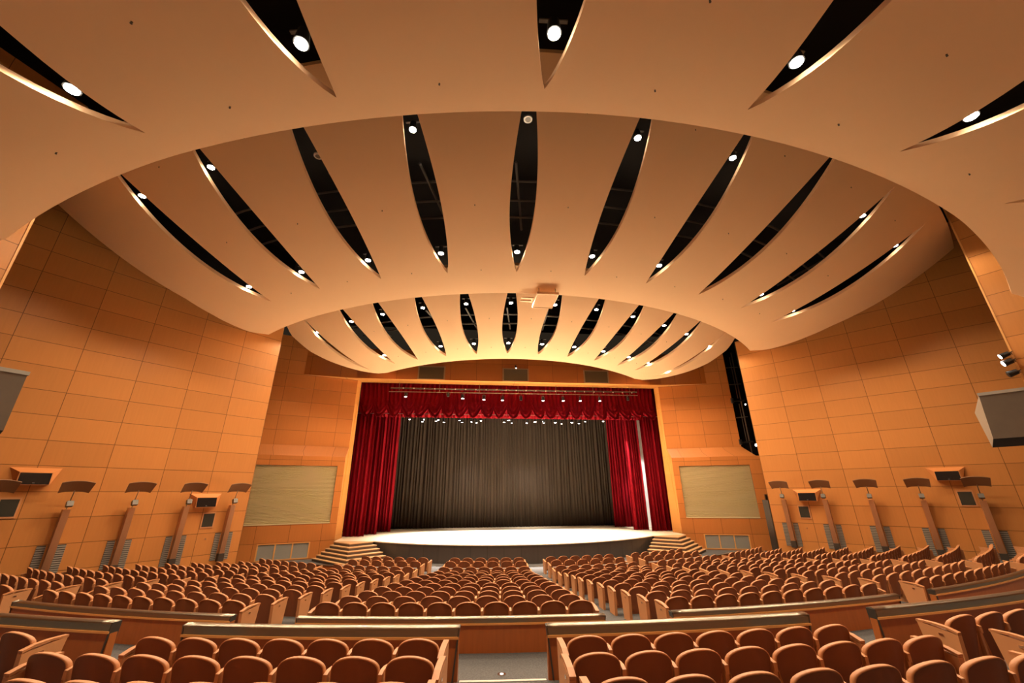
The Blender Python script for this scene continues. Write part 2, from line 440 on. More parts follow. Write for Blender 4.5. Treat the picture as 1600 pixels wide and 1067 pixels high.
# tall narrow door strip at the foot of the right slot
mb = MB(); c = wall_pt(1, -.22, .22, Z(-2.2)); mb.box(c, (.08, .5, 3.4), None); tag(mb.build('door_panel', 'dark_steel'), 'tall narrow dark door leaf at the foot of the slot by the right wall', 'door')
mb = MB(); c = fw(1, 5.15, -.02, Z(-2)); mb.box(c, (.12, .12, 3.6)); tag(mb.build('door_frame', 'steel'), 'grey metal door jamb beside the right shuttered wall', 'door frame')

# shutters and grilles
for s, side in ((-1, 'left'), (1, 'right')):
    n = 44; mb = MB(); root = empty('roller_shutter', fw(s, 2.29, .1, SH[2]))
    tag(root, 'cream slatted roller shutter in the wood wall %s of the stage' % side, 'shutter', None)
    o = root.location
    V = []; Fc = []
    h = SH[3]-SH[2]
    for k in range(n):
        z0, z1 = SH[2] + h*k/n, SH[2] + h*(k+1)/n
        for (z, b) in ((z0, .115), (z0+.02, .09), (z1-.03, .055), (z1, .115)):
            V.append(fw(s, SH[0], b, z)-o); V.append(fw(s, SH[1], b, z)-o)
    for k in range(4*n-1): Fc.append((2*k, 2*k+1, 2*k+3, 2*k+2))
    link('slat_curtain', V, Fc, 'shutter', root)
    mb = MB()
    p = [fw(s, SH[0]+.0, .0, 0)-o, fw(s, SH[1], .0, 0)-o]
    mb.add([fw(s, SH[0], -.02, SH[2]-.0)-o, fw(s, SH[1], -.02, SH[2])-o, fw(s, SH[1], -.02, SH[2]+.07)-o, fw(s, SH[0], -.02, SH[2]+.07)-o,
            fw(s, SH[0], .1, SH[2]-.0)-o, fw(s, SH[1], .1, SH[2])-o, fw(s, SH[1], .1, SH[2]+.07)-o, fw(s, SH[0], .1, SH[2]+.07)-o], [(0, 1, 2, 3), (3, 2, 6, 7), (4, 7, 6, 5), (0, 4, 5, 1)])
    mb.build('bottom_bar', 'shutter', root)
    root = empty('air_grille', fw(s, 2.3, 0, GR[2])); tag(root, 'grey three-panel louvred air grille low in the wall %s of the stage' % side, 'grille')
    o = root.location; pw = (GR[1]-GR[0])/3
    for k in range(3):
        u0, u1 = GR[0]+k*pw+.03, GR[0]+(k+1)*pw-.03
        V = []; Fc = []; m = 16; hh = GR[3]-GR[2]
        for i in range(m):
            z0 = GR[2]+hh*i/m
            V += [fw(s, u0, .02, z0)-o, fw(s, u1, .02, z0)-o, fw(s, u1, .05, z0+hh/m*.9)-o, fw(s, u0, .05, z0+hh/m*.9)-o]
            Fc.append((4*i, 4*i+1, 4*i+2, 4*i+3))
        V += [fw(s, u0, .07, GR[2])-o, fw(s, u1, .07, GR[2])-o, fw(s, u1, .07, GR[3])-o, fw(s, u0, .07, GR[3])-o]; Fc.append((4*m, 4*m+1, 4*m+2, 4*m+3))
        link('louvre_panel', V, Fc, 'grille', root)
    mb = MB()
    for k in range(4):
        u = GR[0]+k*pw
        mb.add([fw(s, u-.035, -.015, GR[2])-o, fw(s, u+.035, -.015, GR[2])-o, fw(s, u+.035, -.015, GR[3])-o, fw(s, u-.035, -.015, GR[3])-o], [(0, 1, 2, 3)])
    for z in (GR[2], GR[3]-.05):
        mb.add([fw(s, GR[0], -.016, z)-o, fw(s, GR[1], -.016, z)-o, fw(s, GR[1], -.016, z+.05)-o, fw(s, GR[0], -.016, z+.05)-o], [(0, 1, 2, 3)])
    mb.build('frame', 'rail_lip', root)
# square panels over the opening
for x, lab in ((-6.1, 'left'), (.05, 'middle'), (6.2, 'right')):
    root = empty('speaker_panel', (x, 28.57, Z(7.68))); tag(root, 'brown square speaker cloth panel over the stage opening, %s of three' % lab, 'speaker panel')
    mb = MB(); mb.box((0, 0, .52), (1.95, .04, 1.0)); mb.build('frame', 'header_panel', root)
    mb = MB(); mb.box((0, -.025, .5), (1.75, .01, .86)); mb.build('cloth', 'panel_cloth', root)
small_spot('spotlight', (.05, 28.49, Z(8.78)), (.05, 20, 0), 'tiny glowing lamp above the middle square panel', None, .04)

# ------------------------------------------------------------------ floor: stepped rings about the arc centre
ZTOP = [-2.06 - .0968*i for i in range(10)] + [-2.94, -2.87, -2.86]
SEAT_H = .76
FRONT_Z = [Z(z) - SEAT_H for z in ZTOP]            # tread heights, front section (row 1 = rear)
BACK = [(36.17, -1.68), (36.97, -1.61), (37.77, -1.55)]
prof = [(13.0, 0.05), (22.35, 0.05)]
prof[0] = (11.0, FRONT_Z[11]); prof[1] = (22.2, FRONT_Z[11])
z_ = FRONT_Z[10]
prof += [(22.2, z_), (23.2, z_)]
for k in range(9, -1, -1):
    R = 32.65-k; prof += [(R-.35 if k < 9 else 23.2, FRONT_Z[k]), (R+.65, FRONT_Z[k])]
AISLE_Z = Z(-2.8)
prof[-1] = (33.3, AISLE_Z); prof[-2] = (prof[-2][0], AISLE_Z)
prof += [(34.75, AISLE_Z), (34.75, Z(-2.62)), (35.45, Z(-2.62)), (35.45, Z(-2.44)), (36.55, Z(-2.44)), (36.55, Z(-2.37)), (37.35, Z(-2.37)), (37.35, Z(-2.31)), (38.2, Z(-2.31)), (38.2, Z(-2.24)), (47, Z(-2.24))]
V = []; Fc = []; NA = 72
for i in range(NA+1):
    a = -52 + 104*i/NA
    for R, z in prof: V.append(pol(a, R, z))
n = len(prof)
for i in range(NA):
    for j in range(n-1): Fc.append((i*n+j, i*n+j+1, (i+1)*n+j+1, (i+1)*n+j))
tag(link('floor', V, Fc, 'carpet'), kind='structure')
mb = MB(); mb.box((0, 33, -.02), (40, 26, .04)); tag(mb.build('floor', 'carpet'), kind='structure')
def floor_z(R):
    for j in range(0, len(prof)-1):
        if prof[j][0] <= R <= prof[j+1][0] and prof[j][1] == prof[j+1][1]: return prof[j][1]
    return 0
# metal nosing on the first step of the middle rear aisle
def arc_box(mb, a0, a1, R0, R1, z0, z1, n=12):
    V = []
    for i in range(n+1):
        a = a0+(a1-a0)*i/n
        V += [pol(a, R0, z0), pol(a, R1, z0), pol(a, R1, z1), pol(a, R0, z1)]
    Fc = [(3, 2, 1, 0), tuple(4*n+k for k in range(4))]
    for i in range(n):
        for k in range(4):
            Fc.append((4*i+k, 4*i+(k+1) % 4, 4*i+4+(k+1) % 4, 4*i+4+k))
    mb.add(V, Fc)
mb = MB(); arc_box(mb, -5.80, -3.66, 34.73, 34.79, Z(-2.66), Z(-2.612)); tag(mb.build('stair_nosing', 'nosing'), 'bright metal nosing on the step of the middle rear aisle', 'stair nosing')
root = empty('floor_light', pol(-4.75, 34.0, AISLE_Z)); tag(root, 'small round floor light set in the grey carpet of the cross aisle', 'floor light')
mb = MB(); mb.tube((0, 0, 0), (0, 0, .008), .07, 20); mb.build('ring', 'chrome', root)
mb = MB(); mb.tube((0, 0, .008), (0, 0, .012), .028, 16); mb.build('lens', 'aisle_glow', root)

# ------------------------------------------------------------------ balustrades
def balustrade(a0, a1, R, ztop, zfoot, band, label, group, ends=(1, 1), depth=.12):
    root = empty('balustrade', pol((a0+a1)/2, R, zfoot)); tag(root, label, 'balustrade', group)
    off = root.location
    def part(name, m, r0, r1, z0, z1, smooth=False, b0=a0, b1=a1):
        mb = MB(); arc_box(mb, b0, b1, r0, r1, z0, z1, 24); mb.v = [v-off for v in mb.v]; return mb.build(name, m, root)
    part('panel', 'rail_wood', R-depth, R, zfoot, ztop-band)
    part('ledge', 'rail_lip', R-depth-.01, R+.035, ztop-band-.03, ztop-band)
    part('metal_band', 'steel', R-depth-.01, R+.012, ztop-band, ztop-.03)
    # rounded handrail
    n = 24; V = []; Fc = []; m = 8
    for i in range(n+1):
        a = a0+(a1-a0)*i/n
        for k in range(m):
            t = 2*math.pi*k/m
            V.append(pol(a, R-depth/2 + (depth/2+.025)*math.cos(t), ztop-.035+.035*math.sin(t))-off)
    for i in range(n):
        for k in range(m): Fc.append((i*m+k, i*m+(k+1) % m, (i+1)*m+(k+1) % m, (i+1)*m+k))
    Fc += [tuple(range(m)), tuple(n*m+k for k in range(m))]
    link('handrail', V, Fc, 'steel', root, smooth=True)
    for e, a in ((0, a0), (1, a1)):
        if not ends[e]: continue
        s = 1 if e else -1; w = math.degrees(.05/R)
        mb = MB(); V = []
        h = ztop-zfoot; lean = math.degrees(.10/R)*s
        for (da, z) in ((0, ztop-.02), (0, zfoot)):
            sh = 0 if z > zfoot else -lean
            for (aa, rr) in ((a+sh-s*w*.1, R-depth-.015), (a+sh+s*w*.35, R-depth-.015), (a+sh+s*w*.35, R+.018), (a+sh-s*w*.1, R+.018)): V.append(pol(aa, rr, z)-off)
        mb.add(V, [(0, 1, 2, 3), (4, 7, 6, 5), (0, 4, 5, 1), (1, 5, 6, 2), (2, 6, 7, 3), (3, 7, 4, 0)])
        mb.build('end_strip', 'dark_steel', root)
    return root
FRB = [(-36.9, -26.6, 'outer left'), (-24.4, -14.05, 'middle left'), (-11.65, -1.25, 'inner left'), (1.15, 11.2, 'inner right'), (13.45, 24.2, 'middle right'), (26.6, 36.9, 'outer right')]
for a0, a1, nm in FRB:
    balustrade(a0, a1, 33.05, Z(-2.22), AISLE_Z, .10, 'low wood wall with metal handrail behind the last %s seats of the front section' % nm, 'wood balustrades with metal rails')
for a0, a1, nm in [(-24.5, -15.25, 'far left'), (-13.1, -5.85, 'left of the middle opening'), (-3.6, 3.7, 'right of the middle opening'), (5.95, 18, 'far right')]:
    balustrade(a0, a1, 34.78, Z(-1.91), AISLE_Z, .14, 'nearer wood balustrade with brushed metal rail, %s' % nm, 'wood balustrades with metal rails')
# short rails in front of row 12
for a0, a1, nm in [(-24.2, -14.4, 'middle left'), (-11.3, -1.5, 'inner left'), (1.4, 11.2, 'inner right'), (13.9, 24.0, 'middle right')]:
    root = empty('low_barrier', pol((a0+a1)/2, 22.05, 0)); tag(root, 'low wood barrier with pale metal cap behind the front two %s rows' % nm, 'barrier', 'low barriers behind the front two rows')
    off = root.location
    mb = MB(); arc_box(mb, a0, a1, 22.02, 22.1, 0, Z(-3.12), 14); mb.v = [v-off for v in mb.v]; mb.build('panel', 'rail_wood', root)
    mb = MB(); arc_box(mb, a0, a1, 22.0, 22.13, Z(-3.12), Z(-3.09), 14); mb.v = [v-off for v in mb.v]; mb.build('cap', 'nosing', root)
for s, side in ((-1, 'left'), (1, 'right')):
    mb = MB(); arc_box(mb, *sorted((s*24.6, s*33)), 21.9, 22.0, 0, Z(-3.16), 10)
    o = mb.build('low_barrier', 'rail_wood'); tag(o, 'wood barrier with dark top at the %s end of the front rows' % side, 'barrier')
    mb = MB(); arc_box(mb, *sorted((s*24.6, s*33)), 21.87, 22.03, Z(-3.16), Z(-3.12), 10); mb.build('cap', 'dark_steel', o)

# ------------------------------------------------------------------ stage
root = empty('stage', (0, 30, 0)); tag(root, 'wide pale stage with bowed front edge and brown panelled fascia', 'stage')
off = root.location; STZ = .96
SC, SR = 37.65, 13.35      # bowed front edge
arc = []
A1 = math.degrees(math.asin(8.75/SR))
for i in range(41):
    a = R_(-A1 + 2*A1*i/40); arc.append((SR*math.sin(a), SC - SR*math.cos(a)))
poly = arc + [(11.15, 27.9), (11.25, 29.7), (12.3, 29.9), (12.3, 36.9), (-12.3, 36.9), (-12.3, 29.9), (-11.25, 29.7), (-11.15, 27.9)]
mb = MB(); n = len(poly)
mb.add([(x, y, STZ-.05) for x, y in poly] + [(x, y, STZ) for x, y in poly], [tuple(range(n, 2*n)), tuple(range(n))[::-1]] + [(i, (i+1) % n, n+(i+1) % n, n+i) for i in range(n)])
mb.v = [v-off for v in mb.v]; mb.build('deck', 'stage_wood', root)
V = []; UV = []; Fc = []
for i, (x, y) in enumerate(arc):
    r = (SR-.04)/SR
    for z in (0, STZ-.05): V.append(Vector((x*r, SC-(SC-y)*r, z))-off); UV.append((i*.49, z))
for i in range(40): Fc.append((2*i, 2*i+2, 2*i+3, 2*i+1))
link('fascia', V, Fc, 'fascia_panel', root, uvs=UV)
# corner stairs: six nested treads
for s, side in ((-1, 'left'), (1, 'right')):
    root = empty('stage_stairs', (s*9.6, 26.5, 0)); tag(root, 'wood corner stairs climbing to the %s end of the stage' % side, 'stairs')
    off = root.location
    top = [(11.0, 27.55), (9.85, 26.35), (8.75, 27.35)]; bot = [(12.05, 27.3), (9.5, 24.55), (7.6, 26.2)]
    for k in range(6):
        t = k/5.0*1.0
        t = (k+.15)/5.0 if k else 0.0
        P = [((1-t)*a[0]+t*b[0], (1-t)*a[1]+t*b[1]) for a, b in zip(top, bot)]
        z1 = STZ - k*STZ/6.0; z1 -= .002 if k == 0 else 0; z0 = z1 - STZ/6.0
        inner = [(8.4+.0, 28.6), (11.2, 28.9)]
        poly = [(s*x, y) for x, y in P] + [(s*x, y) for x, y in ((8.78, 27.50), (11.14, 27.86))]
        if k == 0: z0 = z1-.05
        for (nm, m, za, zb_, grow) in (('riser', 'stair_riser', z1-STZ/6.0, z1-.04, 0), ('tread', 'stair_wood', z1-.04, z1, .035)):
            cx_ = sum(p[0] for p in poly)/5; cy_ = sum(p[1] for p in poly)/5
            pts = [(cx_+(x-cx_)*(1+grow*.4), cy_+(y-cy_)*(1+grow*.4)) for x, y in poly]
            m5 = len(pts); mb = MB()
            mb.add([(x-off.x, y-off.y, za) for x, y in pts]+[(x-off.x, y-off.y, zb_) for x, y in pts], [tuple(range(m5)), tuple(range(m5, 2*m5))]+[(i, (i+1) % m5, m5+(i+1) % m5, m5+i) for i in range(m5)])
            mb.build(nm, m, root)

# ------------------------------------------------------------------ curtains
def folds(name, x0, x1, y, z0, z1, pitch, amp, m, label, cat, seed=0, parent=None):
    rnd = random.Random(seed); n = int(abs(x1-x0)/pitch*8); V = []; Fc = []
    ph = [rnd.uniform(0, 6.28) for _ in range(6)]
    for i in range(n+1):
        t = i/n; x = x0+(x1-x0)*t; s_ = x/pitch*2*math.pi
        d = amp*(math.sin(s_+1.3*math.sin(s_*.23+ph[0])) + .45*math.sin(s_*.47+ph[1]) + .25*math.sin(s_*1.9+ph[2]))
        for j in range(5):
            q = j/4; V.append((x + .03*math.sin(ph[3]+q*2+s_*.11), y + d*(1-.35*q), z0+(z1-z0)*q))
    for i in range(n):
        for j in range(4): Fc.append((i*5+j, (i+1)*5+j, (i+1)*5+j+1, i*5+j+1))
    ox, oy = (x0+x1)/2, y
    V = [(a-ox, b-oy, c-z0) for a, b, c in V]
    o = link(name, V, Fc, m, parent, smooth=True); o.location = (ox, oy, z0)
    md = o.modifiers.new('thickness', 'SOLIDIFY'); md.thickness = .02
    tag(o, label, cat); return o
zt = Z(8.6)
folds('stage_curtain', -11.4, -10.0, 30.5, STZ+.02, zt, .30, .11, 'velvet', 'dark red velvet curtain leg hanging at the far left edge of the opening', 'curtain', 1)
folds('stage_curtain', -10.5, -9.5, 31.9, STZ+.02, zt, .28, .10, 'velvet', 'second red velvet curtain leg from the left, a step upstage', 'curtain', 2)
folds('stage_curtain', -10.3, -8.8, 33.7, STZ+.02, zt, .26, .10, 'velvet', 'third red velvet curtain leg from the left, beside the black backdrop', 'curtain', 3)
folds('stage_curtain', 10.0, 11.85, 30.5, STZ+.02, zt, .28, .10, 'velvet', 'dark red velvet curtain leg at the far right edge, right of the white gap', 'curtain', 4)
folds('stage_curtain', 9.1, 10.23, 31.5, STZ+.02, zt, .24, .09, 'velvet', 'red velvet curtain leg just left of the white gap on the right', 'curtain', 5)
folds('stage_curtain', 8.75, 10.7, 34.6, STZ+.02, zt, .26, .10, 'velvet', 'red velvet curtain leg on the right beside the black backdrop', 'curtain', 6)
mb = MB(); mb.box((10.95, 33.0, 6.9), (1.1, .05, 11.8)); tag(mb.build('masking_flat', 'white_flat'), 'tall white flat showing as a bright strip between the right red curtains', 'flat')
folds('backdrop_curtain', -10.6, 10.6, 36.3, STZ+.02, Z(9.4), .27, .10, 'backcloth', 'large dark grey-brown pleated backdrop curtain across the back of the stage', 'curtain', 9)
# side masking of the stage house
for s in (-1, 1):
    mb = MB(); mb.box((s*12.4, 34, 5.5), (.1, 8, 9.2)); tag(mb.build('wall_stage_'+('left' if s < 0 else 'right'), 'plenum_black'), kind='structure')
mb = MB(); mb.box((0, 37.0, 7), (25, .1, 12)); tag(mb.build('wall_stage_rear', 'plenum_black'), kind='structure')
mb = MB(); mb.box((0, 34, Z(9.5)), (25, 8.4, .1)); tag(mb.build('ceiling', 'plenum_black'), kind='structure')
# swagged valance
def valance():
    W = 22.4; ns = 23; zt, zb = Z(9.44), Z(5.17); V = []; Fc = []; nx, nz = ns*18, 30
    sw = W/ns; rnd = random.Random(5); am = [rnd.uniform(.8, 1.25) for _ in range(ns)]; sk = [rnd.uniform(-.15, .15) for _ in range(ns)]
    for i in range(nx+1):
        x = -W/2 + W*i/nx; k = min(ns-1, int((x+W/2)/sw)); t = (x+W/2)/sw - k
        tt = min(1, max(0, t + sk[k]*math.sin(math.pi*t)))
        dip = 4*tt*(1-tt)                                     # 1 in the middle of a swag
        bottom = zb + .62*(1-dip**.8)
        for j in range(nz+1):
            q = j/nz; z = bottom + (zt-bottom)*q**1.6
            low = max(0, 1-(z-zb)/1.5)**.8
            # U folds at the foot, vertical gathers above
            u = (z - zb) - .85*(1-dip)
            d = low*(.12*am[k]*math.sin(u*15) - .30*dip) + (1-low*.7)*.075*math.sin(t*2*math.pi*3 + 1.8*math.sin(z*1.1+k))
            d += .06*(1-dip)*low
            V.append((x, d, z))
    for i in range(nx):
        for j in range(nz): Fc.append((i*(nz+1)+j, (i+1)*(nz+1)+j, (i+1)*(nz+1)+j+1, i*(nz+1)+j+1))
    o = link('valance', V, Fc, 'velvet', None, smooth=True); o.location = (0, 30.0, 0)
    tag(o, 'dark red swagged velvet valance across the top of the stage opening', 'valance')
    return o
vl = valance()
folds('border_curtain', -11.2, 11.2, 30.75, Z(5.34), Z(9.44), .3, .04, 'velvet', 'plain red border curtain hanging just behind the swagged valance', 'curtain', 12)
mb = MB(); mb.tube((-12.34, 30.24, Z(5.50)), (12.34, 30.24, Z(5.54)), .022); tag(mb.build('batten', 'steel'), 'thin steel batten crossing behind the valance swags', 'batten')

# lighting bar below the header
root = empty('lighting_truss', (0, 29.3, Z(6.98))); tag(root, 'long steel lighting bar hung under the top of the stage opening', 'lighting bar')
mb = MB(); mb.tube((-9.0, 0, .2), (9.6, 0, .27), .055); mb.build('cable_duct', 'dark_steel', root)
mb = MB(); mb.tube((-9.1, -.05, -.07), (9.6, -.05, 0), .028); mb.build('pipe', 'steel', root)
for i in range(7):
    x = -8.4+i*2.9; mb = MB(); mb.tube((x, -.02, -.05), (x, -.02, .8), .012, 6); mb.build('hanger', 'steel', root)
for i in range(24):
    x = -8.1+i*.75; mb = MB(); mb.tube((x, -.06, .2), (x, -.09, .2), .05, 8); mb.build('socket', 'nosing', root)
TR = [(-8.02, 6.72, 1), (-4.91, 6.8, 0), (-3.8, 6.66, 1), (-2.21, 6.6, 1), (-.79, 6.58, 1), (.64, 6.6, 0), (2.36, 6.6, 1), (3.94, 6.62, 1), (5.3, 6.64, 1), (6.87, 6.66, 1), (9.18, 6.75, 0)]
for i, (x, z, on) in enumerate(TR):
    small_spot('stage_light', ((x-CX)*.97+CX, 29.28, Z(z*.97)+.16), (x, 29.0, 0), 'black stage lantern on the lighting bar, %s from the left, %s' % (ORD(i+1), 'lit' if on else 'unlit'), 'lanterns on the lighting bar', .10, 'lamp_glow_far' if on else 'black', ((x-CX)*.97+CX, 29.26, Z(6.89 + .0037*(x+9))))
mb = MB(); mb.tube((-10.2, 33.1, Z(6.6)), (10.2, 33.1, Z(6.6)), .04)
for i in range(8): mb.tube((-9.8+i*2.8, 33.1, Z(6.6)), (-9.8+i*2.8, 33.1, Z(9.45)), .012, 6)
tag(mb.build('batten', 'dark_steel'), 'upstage lighting batten hidden behind the valance above the lanterns', 'batten')
UP = [(-7.98, 5.55), (-6.96, 5.38), (-6.87, 5.54), (-5.88, 5.44), (-5.71, 5.52), (-5.26, 5.35), (-4.02, 5.52), (-3.81, 5.37), (-3.06, 5.4), (-2.65, 5.33), (-2.29, 5.51), (-.4, 5.41), (-.03, 5.57), (.23, 5.36), (1.48, 5.38), (2.17, 5.46), (2.84, 5.52), (2.89, 5.39), (3.87, 5.43), (4.4, 5.33), (5.28, 5.45), (5.88, 5.37), (6.44, 5.54), (7.99, 5.58)]
BIG = {12, 15, 18, 20}
for i, (x, z) in enumerate(UP):
    y = 33.0 + (.35 if z > 5.5 else -.1)
    zz = Z((z)*(y/33.0))
    small_spot('stage_light', (x*y/33 + CX*(1-y/33), y, zz+.13), (x*y/33 + CX*(1-y/33), y-.5, 0), 'stage lantern low under the valance, %s of 24 from the left' % ORD(i+1), 'lanterns under the valance', .11 if i in BIG else .075, 'lamp_glow_far', ((x)*y/33 + CX*(1-y/33), 33.1, Z(6.565)))
def spot_lamp(loc, target, energy, size, rgb, blend=.6, rad=.12):
    l = bpy.data.lights.new('lamp', 'SPOT'); l.energy = energy; l.spot_size = R_(size); l.spot_blend = blend; l.color = rgb; l.shadow_soft_size = rad
    o = bpy.data.objects.new('lamp', l); COL.objects.link(o); o.location = loc
    o.rotation_euler = (Vector(target)-Vector(loc)).to_track_quat('-Z', 'Y').to_euler(); return o
for x, e in ((-8, .25), (-6, .7), (-4, 1), (-2.2, 1), (-.2, 1.3), (1.8, 1), (3.9, 1.1), (5.3, .8), (7.9, .25)):
    spot_lamp((x, 32.6, Z(5.2)), (x*.7, 29.3, 0), W_SPOT*e, 66, (1, .95, .88), .85)
for x in (-8, -3.8, -.8, 3.9, 6.9):
    spot_lamp(((x-CX)*.97+CX, 29.15, Z(6.2)), (x*.75, 28.0, 0), W_SPOT*.006, 80, (1, .92, .82))
spot_lamp((7.2, 31.2, Z(5.4)), (10.95, 33, 3.5), 5000, 40, (1, .97, .92))  # added spot with no lantern of its own, brightens the white flat
for x in (-3, 1, 2.6):
    spot_lamp((x, 33.4, Z(5.2)), (x, 36.2, 3), W_SPOT*.075, 46, (1, .93, .84), 1)

# ------------------------------------------------------------------ ceiling lamps
def ceiling_spot_proto():
    root = empty('ceiling_spotlight', (0, 0, 0))
    mb = MB(); mb.tube((0, 0, .02), (0, 0, .32), .13, 16, .10); mb.build('housing', 'black', root)
    mb = MB(); mb.tube((0, 0, .0), (0, 0, .02), .105, 16); mb.build('lens', 'lamp_glow', root)
    mb = MB(); mb.box((0, 0, .34), (.5, .06, .03)); mb.build('bracket', 'plenum_steel', root)
    remember(root); return root
proto = ceiling_spot_proto(); first = True
def ceiling_lamp(a, R, F, energy, label, group):
    global first
    r = proto if first else copy_tree(proto); first = False
    p = pol(a, R); p.z = F(p.x, R) + .14
    r.location = p; r.rotation_euler = (0, 0, R_(a)); tag(r, label, 'ceiling light', group)
    l = bpy.data.lights.new('lamp', 'SPOT'); l.energy = energy; l.spot_size = R_(130); l.spot_blend = .35; l.color = LAMP_RGB; l.shadow_soft_size = .10
    o = bpy.data.objects.new('lamp', l); COL.objects.link(o); o.location = p + Vector((0, 0, -.03))
    q = pol(a, R + math.tan(R_(14)), p.z - 1); o.rotation_euler = (q - p).to_track_quat('-Z', 'Y').to_euler()
SN = lambda i, n: ORD(i+1) + ' slot from the left'
for i, a in enumerate(MIDA):
    if i != 7: ceiling_lamp(a - .1, 27.85, F_mid, W_MID, 'lit spotlight, stage end of %s, middle ceiling panel' % SN(i, 10), 'spotlights in the middle ceiling panel')
    if i not in (2, 4, 7): ceiling_lamp(a - .05, 32.45, F_mid, W_MID, 'lit spotlight, near end of %s, middle ceiling panel' % SN(i, 10), 'spotlights in the middle ceiling panel')
for i, a in enumerate(STA):
    ceiling_lamp(a, 22.0, F_st, W_STAGE, 'lit spotlight, near end of %s, ceiling panel by stage' % SN(i, 12), 'spotlights in the stage ceiling panel')
    if i not in (0, 2): ceiling_lamp(a, 18.8, F_st, W_STAGE, 'lit spotlight, stage end of %s, ceiling panel by stage' % SN(i, 12), 'spotlights in the stage ceiling panel')
for i, a in enumerate(NRA):
    if 1 <= i <= 8:
        ceiling_lamp(a, 37.6, F_near, W_NEAR, 'bright spotlight in the %s of the nearest ceiling panel' % SN(i, 10), 'spotlights in the nearest ceiling panel')
for i, (a, R) in enumerate(((-3.3, 32.6), (-16.0, 32.0))):
    root = empty('recessed_fitting', pol(a, R)); root.location.z = F_mid(root.location.x, R)+.25
    tag(root, 'unlit round fitting in the %s of the middle ceiling panel' % ('5th slot from the left' if i == 0 else '3rd slot from the left'), 'ceiling light')
    mb = MB(); mb.tube((0, 0, 0), (0, 0, .05), .14, 20); mb.build('rim', 'nosing', root)
    mb = MB(); mb.tube((0, 0, -.006), (0, 0, 0), .09, 20); mb.build('lens', 'dark_steel', root)
# small sprinkler heads
mbp = MB(); mbp.tube((0, 0, 0), (0, 0, -.035), .018, 8, .008); mbp.tube((0, 0, -.035), (0, 0, -.042), .018, 8)
spk = mbp.build('sprinkler_head', 'dark_steel'); used = False
for F, angs, Rs, nm in ((F_mid, [(-26.1+6.5*k) for k in range(9)], (26.9, 30.2, 33.0), 'middle'), (F_near, [-19.5, -13.2, -6.7, 0, 6.7, 13.2, 19.5], (36.6, 38.4), 'nearest'), (F_st, [-25.4, -19.4, -13, -6.5, 0, 6.5, 13, 19.4, 25.4], (21.2, 18.6), 'stage')):
    for ia, a in enumerate(angs):
        for ir, R in enumerate(Rs):
            o = spk if not used else spk.copy()
            if used: COL.objects.link(o)
            used = True
            p = pol(a, R); p.z = F(p.x, R)+.005; o.location = p
            tag(o, 'tiny sprinkler head, %s across from left, %s, %s ceiling panel' % (ORD(ia+1), ('row nearest the stage', 'second row from the stage', 'third row from the stage')[sorted(Rs).index(R)], nm), 'sprinkler', 'sprinklers on the %s ceiling panel' % nm)
# pale equipment tray at the edge of the middle panel
root = empty('equipment_tray', (.1, 17.3, Z(8.75))); tag(root, 'pale square equipment tray hanging at the stage edge of the middle ceiling panel', 'tray')
mb = MB(); mb.box((0, 0, 0), (.95, 1.5, .06)); mb.build('tray', 'ceiling_paint', root)
mb = MB()
for x, y, dx, dy in ((-.49, 0, .04, 1.56), (.49, 0, .04, 1.56), (0, .76, 1.0, .04), (0, -.76, 1.0, .04)): mb.box((x, y, 0), (dx, dy, .12))
mb.build('rim', 'bronze', root)
mb = MB(); mb.box((-.9, -.1, .04), (.55, .12, .05)); mb.box((-.9, .25, .04), (.55, .12, .05)); mb.box((-.62, .07, .04), (.08, .5, .05)); mb.build('bracket', 'bronze', root)
mb = MB()
for x, y in ((-.4, -.6), (.4, -.6), (.4, -.2)): mb.tube((x, y, .03), (x, y, .38), .015, 6)
mb.build('rod', 'steel', root)

# ------------------------------------------------------------------ wall fittings
def wall_frame(s, u, z):      # local frame on the side wall: +X along the wall (towards the rear on the right), -Y into the hall
    p = wall_pt(s, u, 0, z)
    n = Vector((-s*EN.x, -EN.y))          # into the hall
    ang = math.atan2(n.y, n.x) + math.pi/2   # local -Y = n
    return p, ang
def make_column():
    root = empty('wall_uplight', (0, 0, 0))
    mb = MB(); mb.prism([(0, -2.95), (-.20, -2.95), (-.34, -.47), (-.12, -.47), (0, -.9)], 0, -.105, .105); mb.build('column', 'bronze', root)
    mb = MB(); mb.box((0, -.12, -2.8), (.25, .24, .35)); mb.build('foot', 'dark_steel', root)
    mb = MB(); mb.tube((0, -.20, -.54), (0, -.46, .20), .018); mb.build('arm', 'steel', root)
    mb = MB(); mb.box((0, 0, 0), (.19, .16, .19), Matrix.Translation((.0, -.40, -.28)) @ Matrix.Rotation(R_(-20), 4, 'X')); o = mb.build('lamp_box', 'dark_steel', root)
    mb = MB(); mb.box((0, 0, .10), (.16, .13, .012), Matrix.Translation((.0, -.40, -.28)) @ Matrix.Rotation(R_(-20), 4, 'X')); mb.build('lens', 'black', o)
    # bowed reflector plate
    V = []; Fc = []; n = 10
    for i in range(n+1):
        t = -1+2*i/n; x = .40*t; b = .07*(1-t*t)
        V += [(x*1.08, -.40, .11+b), (x*1.18, -.76, .48+b), (x*1.08, -.385, .13+b), (x*1.18, -.745, .50+b)]
    for i in range(n):
        a = 4*i; Fc += [(a, a+4, a+5, a+1), (a+2, a+3, a+7, a+6), (a, a+2, a+6, a+4), (a+1, a+5, a+7, a+3)]
    Fc += [(0, 1, 3, 2), (4*n, 4*n+2, 4*n+3, 4*n+1)]
    link('reflector_plate', V, Fc, 'plate', root)
    remember(root); return root
